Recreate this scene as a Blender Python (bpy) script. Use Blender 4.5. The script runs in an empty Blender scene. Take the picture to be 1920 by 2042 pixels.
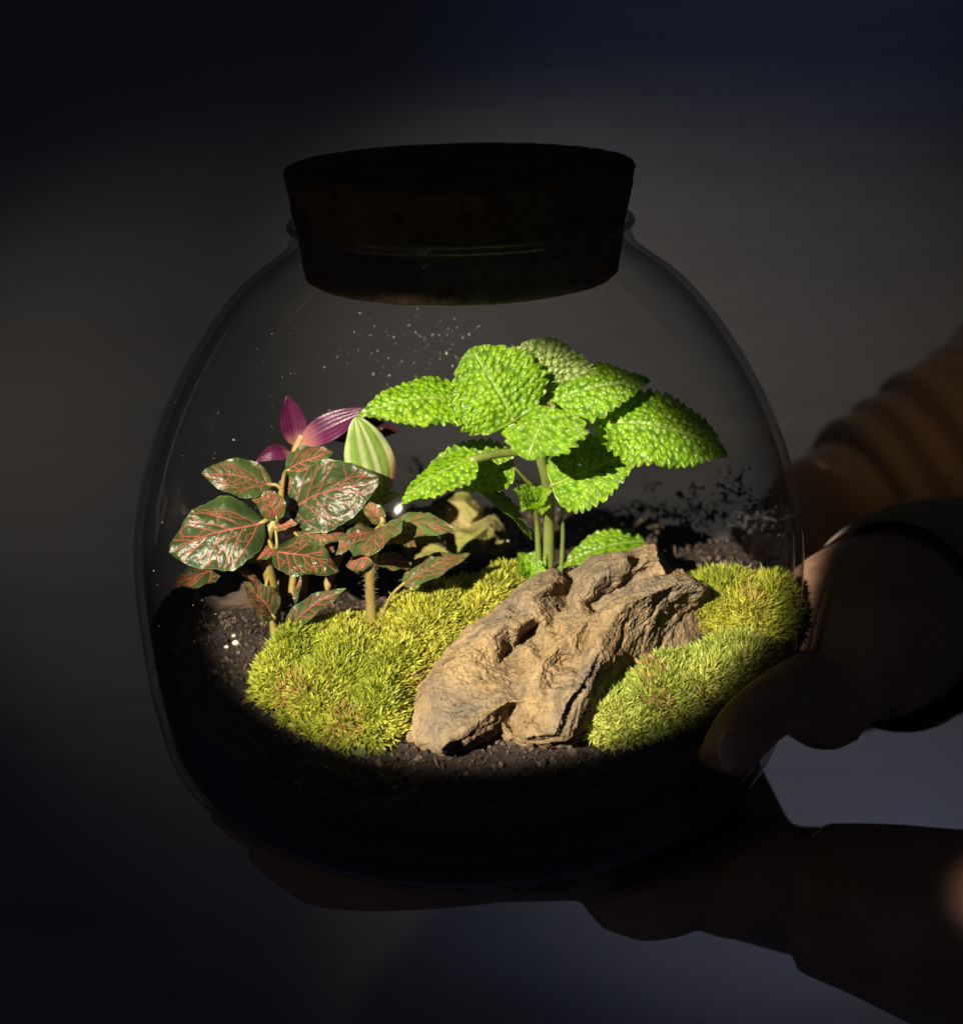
import bpy, bmesh, math, random
import numpy as np
from mathutils import Vector, Matrix, geometry

random.seed(7)
rng = np.random.default_rng(11)
S = 0.01                      # everything below is written in centimetres
R_ = math.radians
sc = bpy.context.scene
col = sc.collection

# ------------------------------------------------------------------ camera
PITCH, ROLL, DIST = R_(18.5), R_(1.35), 40.0
W0, H0 = 1920, 2042           # the photograph's own pixel size
HF = R_(30.4)
FPX = W0 / 2 / math.tan(HF / 2)
TGT = np.array([0.3, 0.0, 6.7])
FW = np.array([0, math.cos(PITCH), -math.sin(PITCH)])
CAM = TGT - DIST * FW
_r0 = np.array([1.0, 0, 0]); _u0 = np.cross(_r0, FW)
CR = math.cos(ROLL) * _r0 - math.sin(ROLL) * _u0
CU = math.sin(ROLL) * _r0 + math.cos(ROLL) * _u0
cd = bpy.data.cameras.new('camera')
cam = bpy.data.objects.new('camera', cd); col.objects.link(cam)
M = Matrix(((CR[0], CU[0], -FW[0], CAM[0] * S), (CR[1], CU[1], -FW[1], CAM[1] * S),
            (CR[2], CU[2], -FW[2], CAM[2] * S), (0, 0, 0, 1)))
cam.matrix_world = M
cd.sensor_fit = 'HORIZONTAL'; cd.angle = HF
cd.clip_start = 0.01; cd.clip_end = 50
cd.dof.use_dof = True; cd.dof.focus_distance = 0.375; cd.dof.aperture_fstop = 13.0
sc.camera = cam

# ------------------------------------------------------------------ world, lamps, exposure
w = bpy.data.worlds.new('World'); sc.world = w; w.use_nodes = True
bg = w.node_tree.nodes['Background']
bg.inputs[0].default_value = (0.45, 0.58, 1.0, 1); bg.inputs[1].default_value = 0.016

def aim(o, src, dst, up=(0, 0, 1)):
    d = Vector(dst) - Vector(src)
    q = d.to_track_quat('-Z', 'Y')
    o.rotation_euler = q.to_euler(); o.location = Vector(src) * S

def spot(name, src, dst, power, color, half, blend, radius, sx=1.0, sy=1.0):
    l = bpy.data.lights.new(name, 'SPOT'); l.energy = power; l.color = color
    l.spot_size = 2 * half; l.spot_blend = blend; l.shadow_soft_size = radius * S
    o = bpy.data.objects.new(name, l); col.objects.link(o); aim(o, src, dst)
    o.scale = (sx, sy, 1)
    return o
# narrow warm torch beam from front left, a little above the jar
AZ, EL = R_(24), R_(27)
LDIR = np.array([-math.sin(AZ) * math.cos(EL), -math.cos(AZ) * math.cos(EL), math.sin(EL)])
E_P = np.array([math.cos(AZ), -math.sin(AZ), 0]); E_Q = np.cross(LDIR, E_P); E_Q = E_Q if E_Q[2] > 0 else -E_Q
AIM = 0.50 * E_P + 4.88 * E_Q
spot('torch_beam', AIM + LDIR * 60, AIM, 60.0, (1.0, 0.89, 0.70), math.atan(5.3 / 60), 0.24, 0.20, 1.36, 1.0)
spot('torch_spill', AIM + LDIR * 60, AIM, 0.09, (1.0, 0.80, 0.58), R_(16), 0.8, 0.5)     # the torch's faint halo
# added fill spots, no lamps of the place: dim glow on the wall behind and on the sleeve, with bluish fill low on the right and high on the right
spot('wall_glow', (-27, 18, 20), (19.5, 44, -13.0), 2.2, (1.0, 0.88, 0.72), R_(25), 1.0, 2.0)
spot('wall_glow_left', (-38, 21, 4), (-10, 44, -8), 0.36, (1.0, 0.90, 0.78), R_(33), 1.0, 2.0)
spot('sleeve_glow', (26, -20, 44), (14.0, 12.0, 8.5), 1.0, (1.0, 0.78, 0.56), R_(7.0), 0.9, 1.0)
spot('blue_glow_low', (50, 8, -36), (15, 44, -26), 1.35, (0.42, 0.52, 1.0), R_(17), 1.0, 2.0)
spot('blue_glow_high', (36, 8, 62), (12, 44, 12), 1.0, (0.28, 0.40, 1.0), R_(13), 1.0, 2.0)
spot('wrist_glint', (-6, -26, 27), (11.0, -5.0, -0.2), 1.8, (1.0, 0.78, 0.64), R_(1.7), 0.9, 0.4)  # extra spot added to brighten one patch of the wrist

sc.view_settings.view_transform = 'Standard'; sc.view_settings.look = 'None'
sc.view_settings.exposure = 0.0; sc.view_settings.gamma = 1.0
sc.render.engine = 'CYCLES'
cy = sc.cycles
cy.use_denoising = True
cy.max_bounces = 8; cy.diffuse_bounces = 3; cy.glossy_bounces = 4; cy.transmission_bounces = 4
cy.transparent_max_bounces = 24
cy.caustics_reflective = False; cy.caustics_refractive = False
cy.sample_clamp_indirect = 4.0; cy.blur_glossy = 0.5

# ------------------------------------------------------------------ helpers
def ray(px, py):
    return FW + CR * ((px - W0 / 2) / FPX) - CU * ((py - H0 / 2) / FPX)
def P(px, py, Y):
    """point where the line of sight through a photo pixel meets the upright plane y = Y (cm)"""
    d = ray(px, py); return CAM + d * ((Y - CAM[1]) / d[1])

_perm = np.random.default_rng(3).permutation(256); _perm = np.concatenate([_perm, _perm, _perm])
_grad = np.random.default_rng(4).normal(size=(256, 3)); _grad /= np.linalg.norm(_grad, axis=1)[:, None]
def perlin(p):
    p = np.asarray(p, float); i = np.floor(p).astype(int); fr = p - i; i &= 255
    u = fr * fr * fr * (fr * (fr * 6 - 15) + 10)
    out = 0
    for dx in (0, 1):
        for dy in (0, 1):
            for dz in (0, 1):
                h = _perm[_perm[_perm[i[:, 0] + dx] + i[:, 1] + dy] + i[:, 2] + dz]
                g = _grad[h]; d = fr - np.array([dx, dy, dz])
                wgt = ((u[:, 0] if dx else 1 - u[:, 0]) * (u[:, 1] if dy else 1 - u[:, 1]) * (u[:, 2] if dz else 1 - u[:, 2]))
                out = out + wgt * (g * d).sum(1)
    return out * 1.5
def fbm(p, oct=4, lac=2.0, gain=0.5):
    p = np.asarray(p, float); a = 1; s = 0
    for k in range(oct):
        s = s + a * perlin(p + 17.3 * k); p = p * lac; a *= gain
    return s
def ridged(p, oct=4):
    p = np.asarray(p, float); a = 1; s = 0
    for k in range(oct):
        s = s + a * (1 - np.abs(perlin(p + 9.1 * k)) * 2); p = p * 2.1; a *= 0.5
    return s
def worley(p, seed=0, jit=0.9):
    """distance to nearest and second nearest jittered cell point (2-D or 3-D)"""
    p = np.asarray(p, float); n = p.shape[1]; ip = np.floor(p).astype(int)
    f1 = np.full(len(p), 9.0); f2 = np.full(len(p), 9.0); cid = np.zeros(len(p), int)
    offs = np.stack(np.meshgrid(*([[-1, 0, 1]] * n), indexing='ij'), -1).reshape(-1, n)
    jt = np.random.default_rng(90 + seed).random((256, n)) - 0.5
    for o in offs:
        c = ip + o; h = seed & 255
        for k in range(n): h = _perm[(h + c[:, k]) & 255]
        d = np.linalg.norm(c + 0.5 + jit * jt[h] - p, axis=1)
        m = d < f1
        f2 = np.where(m, f1, np.minimum(f2, d)); cid = np.where(m, h, cid); f1 = np.where(m, d, f1)
    return f1, f2, cid
def sstep(a, b, x):
    t = np.clip((x - a) / (b - a), 0, 1); return t * t * (3 - 2 * t)

def mesh(name, V, F, mat=None, parent=None, smooth=True, colr=None, origin=None):
    V = np.asarray(V, float)
    o0 = np.asarray(origin if origin is not None else (0, 0, 0), float)
    me = bpy.data.meshes.new(name)
    me.from_pydata(((V - o0) * S).tolist(), [], F if isinstance(F, list) else F.tolist())
    if smooth: me.polygons.foreach_set('use_smooth', [True] * len(me.polygons))
    if colr is not None:
        a = me.color_attributes.new('Col', 'FLOAT_COLOR', 'POINT')
        c = np.ones((len(V), 4), np.float32); c[:, :3] = colr
        a.data.foreach_set('color', c.ravel())
    if mat is not None: me.materials.append(mat)
    me.update()
    ob = bpy.data.objects.new(name, me); col.objects.link(ob)
    if parent is not None:
        ob.parent = parent
        pw = parent.location.copy(); pp = parent.parent
        if pp is not None: pw = pw + pp.location
        ob.location = Vector(o0.tolist()) * S - pw
    else:
        ob.location = Vector(o0.tolist()) * S
    return ob
def empty(name, at, label, cat, group=None):
    o = bpy.data.objects.new(name, None); col.objects.link(o); o.location = Vector([float(c) for c in at]) * S
    o.empty_display_size = 0.01
    return tag(o, label, cat, group)
def tag(o, label, cat, group=None, kind=None):
    o['label'] = label; o['category'] = cat
    if group: o['group'] = group
    if kind: o['kind'] = kind
    return o
def grid_faces(nu, nv, close_v=False):
    i, j = np.meshgrid(np.arange(nu - 1), np.arange(nv if close_v else nv - 1), indexing='ij')
    j2 = (j + 1) % nv
    return np.stack([i * nv + j, (i + 1) * nv + j, (i + 1) * nv + j2, i * nv + j2], -1).reshape(-1, 4)
def spline(pts, n):
    """Catmull-Rom through pts (any dimension)"""
    p = np.asarray(pts, float); m = len(p)
    if m == 2: return p[0] + (p[1] - p[0]) * np.linspace(0, 1, n)[:, None]
    q = np.concatenate([[2 * p[0] - p[1]], p, [2 * p[-1] - p[-2]]])
    out = []
    for x in np.linspace(0, m - 1 - 1e-6, n):
        i = int(x); t = x - i; a, b, c, d = q[i:i + 4]
        out.append(0.5 * (2 * b + (c - a) * t + (2 * a - 5 * b + 4 * c - d) * t * t + (3 * b - 3 * c + d - a) * t ** 3))
    return np.array(out)
def tube_vf(pts, radii, n=28, seg=10, wob=0.0):
    c = spline(pts, n); r = spline(np.asarray(radii, float)[:, None], n)[:, 0]
    tg = np.gradient(c, axis=0); tg /= np.linalg.norm(tg, axis=1)[:, None]
    ref = np.array([0.13, -0.98, 0.1]) if abs(tg[0][1]) < 0.9 else np.array([1.0, 0, 0])
    V = []
    for k in range(n):
        a = np.cross(tg[k], ref); a /= np.linalg.norm(a); b = np.cross(tg[k], a)
        th = np.linspace(0, 2 * np.pi, seg, endpoint=False)
        rr = r[k] * (1 + wob * np.sin(3 * th + k * 0.7) * 0.5)
        V.append(c[k] + np.outer(np.cos(th) * rr, a) + np.outer(np.sin(th) * rr, b))
    V = np.concatenate(V + [c[:1], c[-1:]])
    F = grid_faces(n, seg, True).tolist()
    b0, b1 = n * seg, n * seg + 1
    F += [[b0, j, (j + 1) % seg] for j in range(seg)] + [[b1, (n - 1) * seg + (j + 1) % seg, (n - 1) * seg + j] for j in range(seg)]
    return V, F
def tube(name, pts, radii, mat, parent, n=24, seg=10, wob=0.0):
    V, F = tube_vf(pts, radii, n, seg, wob)
    return mesh(name, V, F, mat, parent, origin=pts[0])
def lathe_vf(prof, seg=160, closed=False):
    pr = np.asarray(prof, float); th = np.linspace(0, 2 * np.pi, seg, endpoint=False)
    V = np.stack([np.outer(pr[:, 0], np.cos(th)), np.outer(pr[:, 0], np.sin(th)), np.repeat(pr[:, 1:2], seg, 1)], -1).reshape(-1, 3)
    F = grid_faces(len(pr), seg, True)
    if closed:
        n = len(pr); j = np.arange(seg); j2 = (j + 1) % seg
        F = np.concatenate([F, np.stack([(n - 1) * seg + j, j, j2, (n - 1) * seg + j2], -1)])
    return V, F
def remeshed(V, F, voxel, smooth_iter=2):
    """one continuous skin round a set of overlapping closed shapes; returns verts (cm), faces, normals"""
    me = bpy.data.meshes.new('tmp'); me.from_pydata(np.asarray(V).tolist(), [], F if isinstance(F, list) else F.tolist())
    o = bpy.data.objects.new('tmp', me); col.objects.link(o)
    m = o.modifiers.new('r', 'REMESH'); m.mode = 'VOXEL'; m.voxel_size = voxel; m.adaptivity = 0
    if smooth_iter:
        s = o.modifiers.new('s', 'SMOOTH'); s.iterations = smooth_iter; s.factor = 0.5
    dg = bpy.context.evaluated_depsgraph_get(); ev = o.evaluated_get(dg); m2 = ev.to_mesh()
    n = len(m2.vertices); co = np.empty(n * 3); m2.vertices.foreach_get('co', co); no = np.empty(n * 3); m2.vertices.foreach_get('normal', no)
    faces = [list(p.vertices) for p in m2.polygons]
    ev.to_mesh_clear(); bpy.data.objects.remove(o); bpy.data.meshes.remove(me)
    return co.reshape(-1, 3), faces, no.reshape(-1, 3)
def join_vf(parts):
    Vs, Fs, n = [], [], 0
    for V, F in parts:
        Vs.append(np.asarray(V)); Fs += [[i + n for i in f] for f in (F if isinstance(F, list) else F.tolist())]; n += len(V)
    return np.concatenate(Vs), Fs

# ------------------------------------------------------------------ materials
def new_mat(name):
    m = bpy.data.materials.new(name); m.use_nodes = True; nt = m.node_tree
    b = nt.nodes['Principled BSDF']; return m, nt, b, nt.nodes['Material Output']
def link(nt, a, b): nt.links.new(a, b)
def noise_tex(nt, scale, detail=6, rough=0.6, coord='Object', stretch=None):
    tc = nt.nodes.new('ShaderNodeTexCoord'); mp = nt.nodes.new('ShaderNodeMapping')
    if stretch: mp.inputs['Scale'].default_value = stretch
    t = nt.nodes.new('ShaderNodeTexNoise'); t.inputs['Scale'].default_value = scale; t.inputs['Detail'].default_value = detail; t.inputs['Roughness'].default_value = rough
    link(nt, tc.outputs[coord], mp.inputs[0]); link(nt, mp.outputs[0], t.inputs['Vector']); return t
def ramp(nt, fac, stops):
    r = nt.nodes.new('ShaderNodeValToRGB'); e = r.color_ramp.elements
    while len(e) < len(stops): e.new(0.5)
    for k, (p, c) in enumerate(stops):
        e[k].position = p; e[k].color = (*c, 1)
    link(nt, fac, r.inputs[0]); return r
def bump(nt, b, h, dist, strength=1.0):
    n = nt.nodes.new('ShaderNodeBump'); n.inputs['Distance'].default_value = dist; n.inputs['Strength'].default_value = strength
    link(nt, h, n.inputs['Height']); link(nt, n.outputs[0], b.inputs['Normal']); return n
def set_(b, **k):
    for a, v in k.items(): b.inputs[a.replace('_', ' ')].default_value = v

def leaf_mat(name, rough, spec, trans, tint=(1, 1, 1), coat=0.0, noise_amt=0.18, bumpd=0.00006, bscale=2500):
    m, nt, b, out = new_mat(name)
    at = nt.nodes.new('ShaderNodeAttribute'); at.attribute_name = 'Col'
    nz = noise_tex(nt, 260, 4)
    mx = nt.nodes.new('ShaderNodeMix'); mx.data_type = 'RGBA'; mx.blend_type = 'MULTIPLY'; mx.inputs[0].default_value = 1
    rp = ramp(nt, nz.outputs[0], [(0.3, (1 - noise_amt,) * 3), (0.7, (1 + noise_amt,) * 3)])
    link(nt, at.outputs['Color'], mx.inputs[6]); link(nt, rp.outputs[0], mx.inputs[7])
    link(nt, mx.outputs[2], b.inputs['Base Color'])
    set_(b, Roughness=rough, Specular_IOR_Level=spec, Coat_Weight=coat, Coat_Roughness=0.08)
    bump(nt, b, noise_tex(nt, bscale, 3).outputs[0], bumpd)
    tr = nt.nodes.new('ShaderNodeBsdfTranslucent'); t2 = nt.nodes.new('ShaderNodeMix'); t2.data_type = 'RGBA'; t2.blend_type = 'MULTIPLY'; t2.inputs[0].default_value = 1
    link(nt, mx.outputs[2], t2.inputs[6]); t2.inputs[7].default_value = (*tint, 1); link(nt, t2.outputs[2], tr.inputs[0])
    ms = nt.nodes.new('ShaderNodeMixShader'); ms.inputs[0].default_value = trans
    link(nt, b.outputs[0], ms.inputs[1]); link(nt, tr.outputs[0], ms.inputs[2]); link(nt, ms.outputs[0], out.inputs['Surface'])
    return m
M_pilea = leaf_mat('quilted_leaf', 0.34, 0.55, 0.44, (1.15, 1.1, 0.4))
M_fitt = leaf_mat('nerve_leaf', 0.38, 0.5, 0.22, (1.2, 1.3, 0.5), bumpd=0.00012, bscale=1500)
M_fittwet = leaf_mat('nerve_leaf_wet', 0.2, 0.6, 0.18, (1.2, 1.3, 0.5), coat=1.0, bumpd=0.00022, bscale=900)
M_trad = leaf_mat('striped_leaf', 0.33, 0.5, 0.25, (1.3, 1.0, 1.0))
M_moss = leaf_mat('moss_frond', 0.5, 0.35, 0.3, (1.1, 1.15, 0.5), noise_amt=0.1)

def stem_mat(name, c1, c2):
    m, nt, b, out = new_mat(name)
    nz = noise_tex(nt, 180, 4, stretch=(1, 1, 0.3)); r = ramp(nt, nz.outputs[0], [(0.3, c1), (0.7, c2)]); link(nt, r.outputs[0], b.inputs['Base Color'])
    set_(b, Roughness=0.45, Subsurface_Weight=0.25, Subsurface_Scale=0.001); b.inputs['Subsurface Radius'].default_value = (1, 1, 0.4)
    bump(nt, b, noise_tex(nt, 900, 3).outputs[0], 0.0001)
    return m
M_pstem = stem_mat('pale_green_stem', (0.11, 0.14, 0.03), (0.22, 0.25, 0.06))
M_fstem = stem_mat('reddish_stem', (0.17, 0.10, 0.03), (0.26, 0.22, 0.05))
M_tstem = stem_mat('purple_stem', (0.30, 0.16, 0.09), (0.34, 0.24, 0.10))

def rock_mat(name, dark, mid, light, grey):
    m, nt, b, out = new_mat(name)
    n1 = noise_tex(nt, 55, 8, 0.62, stretch=(0.7, 1, 1.5)); n2 = noise_tex(nt, 340, 6, 0.7); n3 = noise_tex(nt, 30, 4)
    r = ramp(nt, n1.outputs[0], [(0.30, dark), (0.43, mid), (0.60, light), (0.78, mid)])
    g = ramp(nt, n3.outputs[0], [(0.42, (0, 0, 0)), (0.60, (1, 1, 1))])
    mx = nt.nodes.new('ShaderNodeMix'); mx.data_type = 'RGBA'; link(nt, g.outputs[0], mx.inputs[0]); link(nt, r.outputs[0], mx.inputs[6]); mx.inputs[7].default_value = (*grey, 1)
    m2 = nt.nodes.new('ShaderNodeMix'); m2.data_type = 'RGBA'; m2.blend_type = 'MULTIPLY'; m2.inputs[0].default_value = 0.85
    r2 = ramp(nt, n2.outputs[0], [(0.32, (0.45, 0.42, 0.4)), (0.5, (1, 1, 1)), (0.72, (1.2, 1.15, 1.05))])
    link(nt, mx.outputs[2], m2.inputs[6]); link(nt, r2.outputs[0], m2.inputs[7]); link(nt, m2.outputs[2], b.inputs['Base Color'])
    set_(b, Roughness=0.85, Specular_IOR_Level=0.25)
    bump(nt, b, n2.outputs[0], 0.0009, 1.0)
    return m
M_rock = rock_mat('ochre_stone', (0.090, 0.062, 0.036), (0.215, 0.145, 0.075), (0.31, 0.215, 0.115), (0.155, 0.125, 0.096))
M_rock2 = rock_mat('mossy_stone', (0.10, 0.10, 0.02), (0.24, 0.20, 0.07), (0.36, 0.28, 0.14), (0.17, 0.17, 0.035))

m, nt, b, out = new_mat('potting_soil'); M_soil = m
nz = noise_tex(nt, 420, 6, 0.7); r = ramp(nt, nz.outputs[0], [(0.3, (0.006, 0.004, 0.003)), (0.55, (0.028, 0.018, 0.013)), (0.8, (0.075, 0.050, 0.036))])
link(nt, r.outputs[0], b.inputs['Base Color']); set_(b, Roughness=0.75, Specular_IOR_Level=0.35); bump(nt, b, nz.outputs[0], 0.0012)
m, nt, b, out = new_mat('soil_crumb'); M_crumb = m
at = nt.nodes.new('ShaderNodeAttribute'); at.attribute_name = 'Col'; link(nt, at.outputs['Color'], b.inputs['Base Color']); set_(b, Roughness=0.7, Specular_IOR_Level=0.4)
bump(nt, b, noise_tex(nt, 1200, 4).outputs[0], 0.0004)
m, nt, b, out = new_mat('white_perlite'); M_perl = m
nz = noise_tex(nt, 900, 4); r = ramp(nt, nz.outputs[0], [(0.3, (0.42, 0.36, 0.30)), (0.7, (0.66, 0.60, 0.52))]); link(nt, r.outputs[0], b.inputs['Base Color']); set_(b, Roughness=0.8)
m, nt, b, out = new_mat('cork'); M_cork = m
n1 = noise_tex(nt, 420, 6, 0.7); n2 = noise_tex(nt, 110, 4)
r = ramp(nt, n1.outputs[0], [(0.30, (0.03, 0.018, 0.010)), (0.42, (0.12, 0.072, 0.040)), (0.62, (0.20, 0.125, 0.07)), (0.8, (0.10, 0.06, 0.034))])
r2 = ramp(nt, n2.outputs[0], [(0.35, (0.7, 0.7, 0.7)), (0.65, (1.1, 1.1, 1.1))])
mx = nt.nodes.new('ShaderNodeMix'); mx.data_type = 'RGBA'; mx.blend_type = 'MULTIPLY'; mx.inputs[0].default_value = 1
link(nt, r.outputs[0], mx.inputs[6]); link(nt, r2.outputs[0], mx.inputs[7]); link(nt, mx.outputs[2], b.inputs['Base Color']); set_(b, Roughness=0.85, Specular_IOR_Level=0.2)
bump(nt, b, n1.outputs[0], 0.0008)

def glass_mat(name, clear, edge, refl=1.0, rough=0.015):
    m, nt, b, out = new_mat(name); nt.nodes.remove(b)
    lw = nt.nodes.new('ShaderNodeLayerWeight'); lw.inputs[0].default_value = 0.5
    pw = nt.nodes.new('ShaderNodeMath'); pw.operation = 'POWER'; link(nt, lw.outputs['Facing'], pw.inputs[0]); pw.inputs[1].default_value = 5
    ma = nt.nodes.new('ShaderNodeMath'); ma.operation = 'MULTIPLY_ADD'; link(nt, pw.outputs[0], ma.inputs[0]); ma.inputs[1].default_value = 0.8 * refl; ma.inputs[2].default_value = 0.045 * refl
    p2 = nt.nodes.new('ShaderNodeMath'); p2.operation = 'POWER'; link(nt, lw.outputs['Facing'], p2.inputs[0]); p2.inputs[1].default_value = 6
    mc = nt.nodes.new('ShaderNodeMix'); mc.data_type = 'RGBA'; link(nt, p2.outputs[0], mc.inputs[0]); mc.inputs[6].default_value = (*clear, 1); mc.inputs[7].default_value = (*edge, 1)
    tr = nt.nodes.new('ShaderNodeBsdfTransparent'); link(nt, mc.outputs[2], tr.inputs[0])
    gl = nt.nodes.new('ShaderNodeBsdfGlossy'); gl.inputs['Roughness'].default_value = rough
    ms = nt.nodes.new('ShaderNodeMixShader'); link(nt, ma.outputs[0], ms.inputs[0]); link(nt, tr.outputs[0], ms.inputs[1]); link(nt, gl.outputs[0], ms.inputs[2])
    link(nt, ms.outputs[0], out.inputs['Surface']); return m
M_glass = glass_mat('clear_glass', (0.975, 0.98, 0.975), (0.45, 0.46, 0.45))
M_rim = glass_mat('thick_rim_glass', (0.95, 0.94, 0.90), (0.55, 0.53, 0.48), 1.5, 0.12)

m, nt, b, out = new_mat('skin'); M_skin = m
nz = noise_tex(nt, 60, 5); r = ramp(nt, nz.outputs[0], [(0.3, (0.36, 0.185, 0.12)), (0.7, (0.50, 0.29, 0.20))]); link(nt, r.outputs[0], b.inputs['Base Color'])
set_(b, Roughness=0.5, Subsurface_Weight=0.15, Subsurface_Scale=0.003); bump(nt, b, noise_tex(nt, 500, 4).outputs[0], 0.0003)
m, nt, b, out = new_mat('fingernail'); M_nail = m
set_(b, Roughness=0.25); b.inputs['Base Color'].default_value = (0.60, 0.36, 0.29, 1)
m, nt, b, out = new_mat('brown_cloth'); M_cloth = m
nz = noise_tex(nt, 900, 3, stretch=(1, 1, 3)); r = ramp(nt, nz.outputs[0], [(0.3, (0.20, 0.105, 0.045)), (0.7, (0.30, 0.17, 0.075))]); link(nt, r.outputs[0], b.inputs['Base Color'])
set_(b, Roughness=0.9, Specular_IOR_Level=0.1, Sheen_Weight=0.3); bump(nt, b, nz.outputs[0], 0.0003)
m, nt, b, out = new_mat('plaster_wall'); M_wall = m
nz = noise_tex(nt, 5, 5, 0.55, stretch=(0.35, 1, 3)); n2 = noise_tex(nt, 26, 4, stretch=(0.25, 1, 4.5))
r = ramp(nt, nz.outputs[0], [(0.3, (0.34, 0.325, 0.305)), (0.7, (0.42, 0.405, 0.38))]); link(nt, r.outputs[0], b.inputs['Base Color'])
set_(b, Roughness=0.9, Specular_IOR_Level=0.1); bump(nt, b, n2.outputs[0], 0.004, 0.5)

# ------------------------------------------------------------------ backdrop wall
nx, nz_ = 40, 40
gx, gz = np.meshgrid(np.linspace(-90, 90, nx), np.linspace(-70, 90, nz_), indexing='ij')
V = np.stack([gx, 44 + 0.25 * np.sin(gz * 0.4) + 0.2 * np.sin(gx * 0.13), gz], -1).reshape(-1, 3)
o = mesh('wall', V, grid_faces(nx, nz_)[:, ::-1], M_wall); o['kind'] = 'structure'

# ------------------------------------------------------------------ glass jar
PROF = np.array([(0, 0.24), (4.2, 0.22), (5.5, 0.36), (6.45, 0.85), (7.02, 1.6), (7.25, 2.5), (7.40, 3.6), (7.48, 4.8), (7.50, 5.8), (7.42, 6.8), (7.17, 7.9), (6.77, 9.0), (6.27, 10.0), (5.63, 11.0), (4.87, 11.9), (4.15, 12.45), (3.80, 12.72), (3.66, 13.0), (3.66, 13.2)])
body = spline(PROF, 90)
def r_out(z):
    k = np.argsort(body[:, 1]); return np.interp(z, body[k, 1], body[k, 0])
inner = body.copy(); TH = 0.2
inner[:, 0] = np.maximum(body[:, 0] - TH, 0); inner[:, 1] = np.where(body[:, 1] < 2.0, body[:, 1] + TH * (1 - body[:, 1] / 2.0), body[:, 1])
jar = empty('glass_jar', (0, 0, 0), 'clear round-shouldered glass jar holding the planted scene', 'jar')
V, F = lathe_vf(np.concatenate([body, inner[::-1]]), 192)
mesh('glass_wall', V, F, M_glass, jar)
a = np.linspace(0, 2 * np.pi, 17)[:-1]
V, F = lathe_vf(np.stack([3.655 + 0.07 * np.cos(a), 13.27 + 0.085 * np.sin(a)], -1), 160, True)
mesh('rim', V, F, M_rim, jar)

# ------------------------------------------------------------------ cork lid
lid = empty('cork_lid', (0, 0, 12.12), 'dark brown tapered cork stopper plugged into the jar mouth', 'cork lid')
pr = [(0, 12.12), (3.25, 12.12), (3.36, 12.2), (3.41, 12.5), (3.50, 13.2), (3.58, 13.6), (3.70, 14.3), (3.72, 14.42), (3.66, 14.5), (0.22, 14.5), (0.2, 14.3), (0, 14.3)]
pp = []
for k in range(len(pr) - 1):
    n = max(2, int(abs(pr[k + 1][0] - pr[k][0]) / 0.12 + abs(pr[k + 1][1] - pr[k][1]) / 0.12))
    pp += [(pr[k][0] + (pr[k + 1][0] - pr[k][0]) * t / n, pr[k][1] + (pr[k + 1][1] - pr[k][1]) * t / n) for t in range(n)]
pp.append(pr[-1])
V, F = lathe_vf(pp, 180)
rad = V * [1, 1, 0]; rad /= np.maximum(np.linalg.norm(rad, axis=1), 1e-6)[:, None]
pit = sstep(0.30, 0.12, worley(V * 2.6, 5)[0]) * (np.hypot(V[:, 0], V[:, 1]) > 1.5)
V = V + rad * (fbm(V * 3.0, 3) * 0.025 - pit * 0.06)[:, None]; V[:, 2] += fbm(V * 2.0 + 8, 3) * 0.015
mesh('stopper', V, F, M_cork, lid, origin=(0, 0, 12.12))
V, F = lathe_vf([(0, 14.33), (0.16, 14.33), (0.19, 14.38), (0.19, 14.56), (0.15, 14.6), (0, 14.6)], 24)
mesh('peg', V + [-0.12, -1.0 + 1.0, 0], F, M_cork, lid, origin=(0, 0, 14.33))

# ------------------------------------------------------------------ soil
def soil_z(x, y):
    x = np.asarray(x, float); y = np.asarray(y, float)
    z = 4.30 - 0.31 * np.clip(-1.2 - y, 0, 9) + 0.25 * sstep(2, 6.5, x) + 0.12 * sstep(-3, -6.5, x) + 0.1 * sstep(2, 7, y)
    return z
def on_soil(px, py, dz=0.0):
    d = ray(px, py); z = 4.2
    for _ in range(25):
        p = CAM + d * ((z - CAM[2]) / d[2]); z = 0.5 * z + 0.5 * (float(soil_z(p[0], p[1])) + dz)
    return p
nr, na = 90, 240
rr = np.sqrt(np.linspace(0, 1, nr)) ; th = np.linspace(0, 2 * np.pi, na, endpoint=False)
RR, TT = np.meshgrid(rr, th, indexing='ij')
def r_in(z): return r_out(z) - TH - 0.02
X = RR * np.cos(TT) * 7.2; Y = RR * np.sin(TT) * 7.2
Z = soil_z(X, Y).ravel(); pt = np.stack([X.ravel(), Y.ravel(), Z], -1)
ztop = Z + fbm(pt * 1.1, 4) * 0.16 + ridged(pt * 3.5, 3) * 0.05
rlim = r_in(ztop) / 7.2
top = np.stack([X.ravel() * rlim, Y.ravel() * rlim, ztop], -1)
ring = top[-na:]; parts = [top]
for k in range(1, 26):
    z = ring[:, 2] * (1 - k / 25) + 0.24 * (k / 25); r = r_in(z)
    parts.append(np.stack([r * np.cos(th), r * np.sin(th), z], -1))
V = np.concatenate(parts); F = grid_faces(nr + 25, na, True)
soil = mesh('potting_soil', V, F, M_soil, origin=(0, 0, 0.24))
tag(soil, 'dark brown crumbly potting soil filling the bottom of the glass jar', 'soil', kind='stuff')
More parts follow.
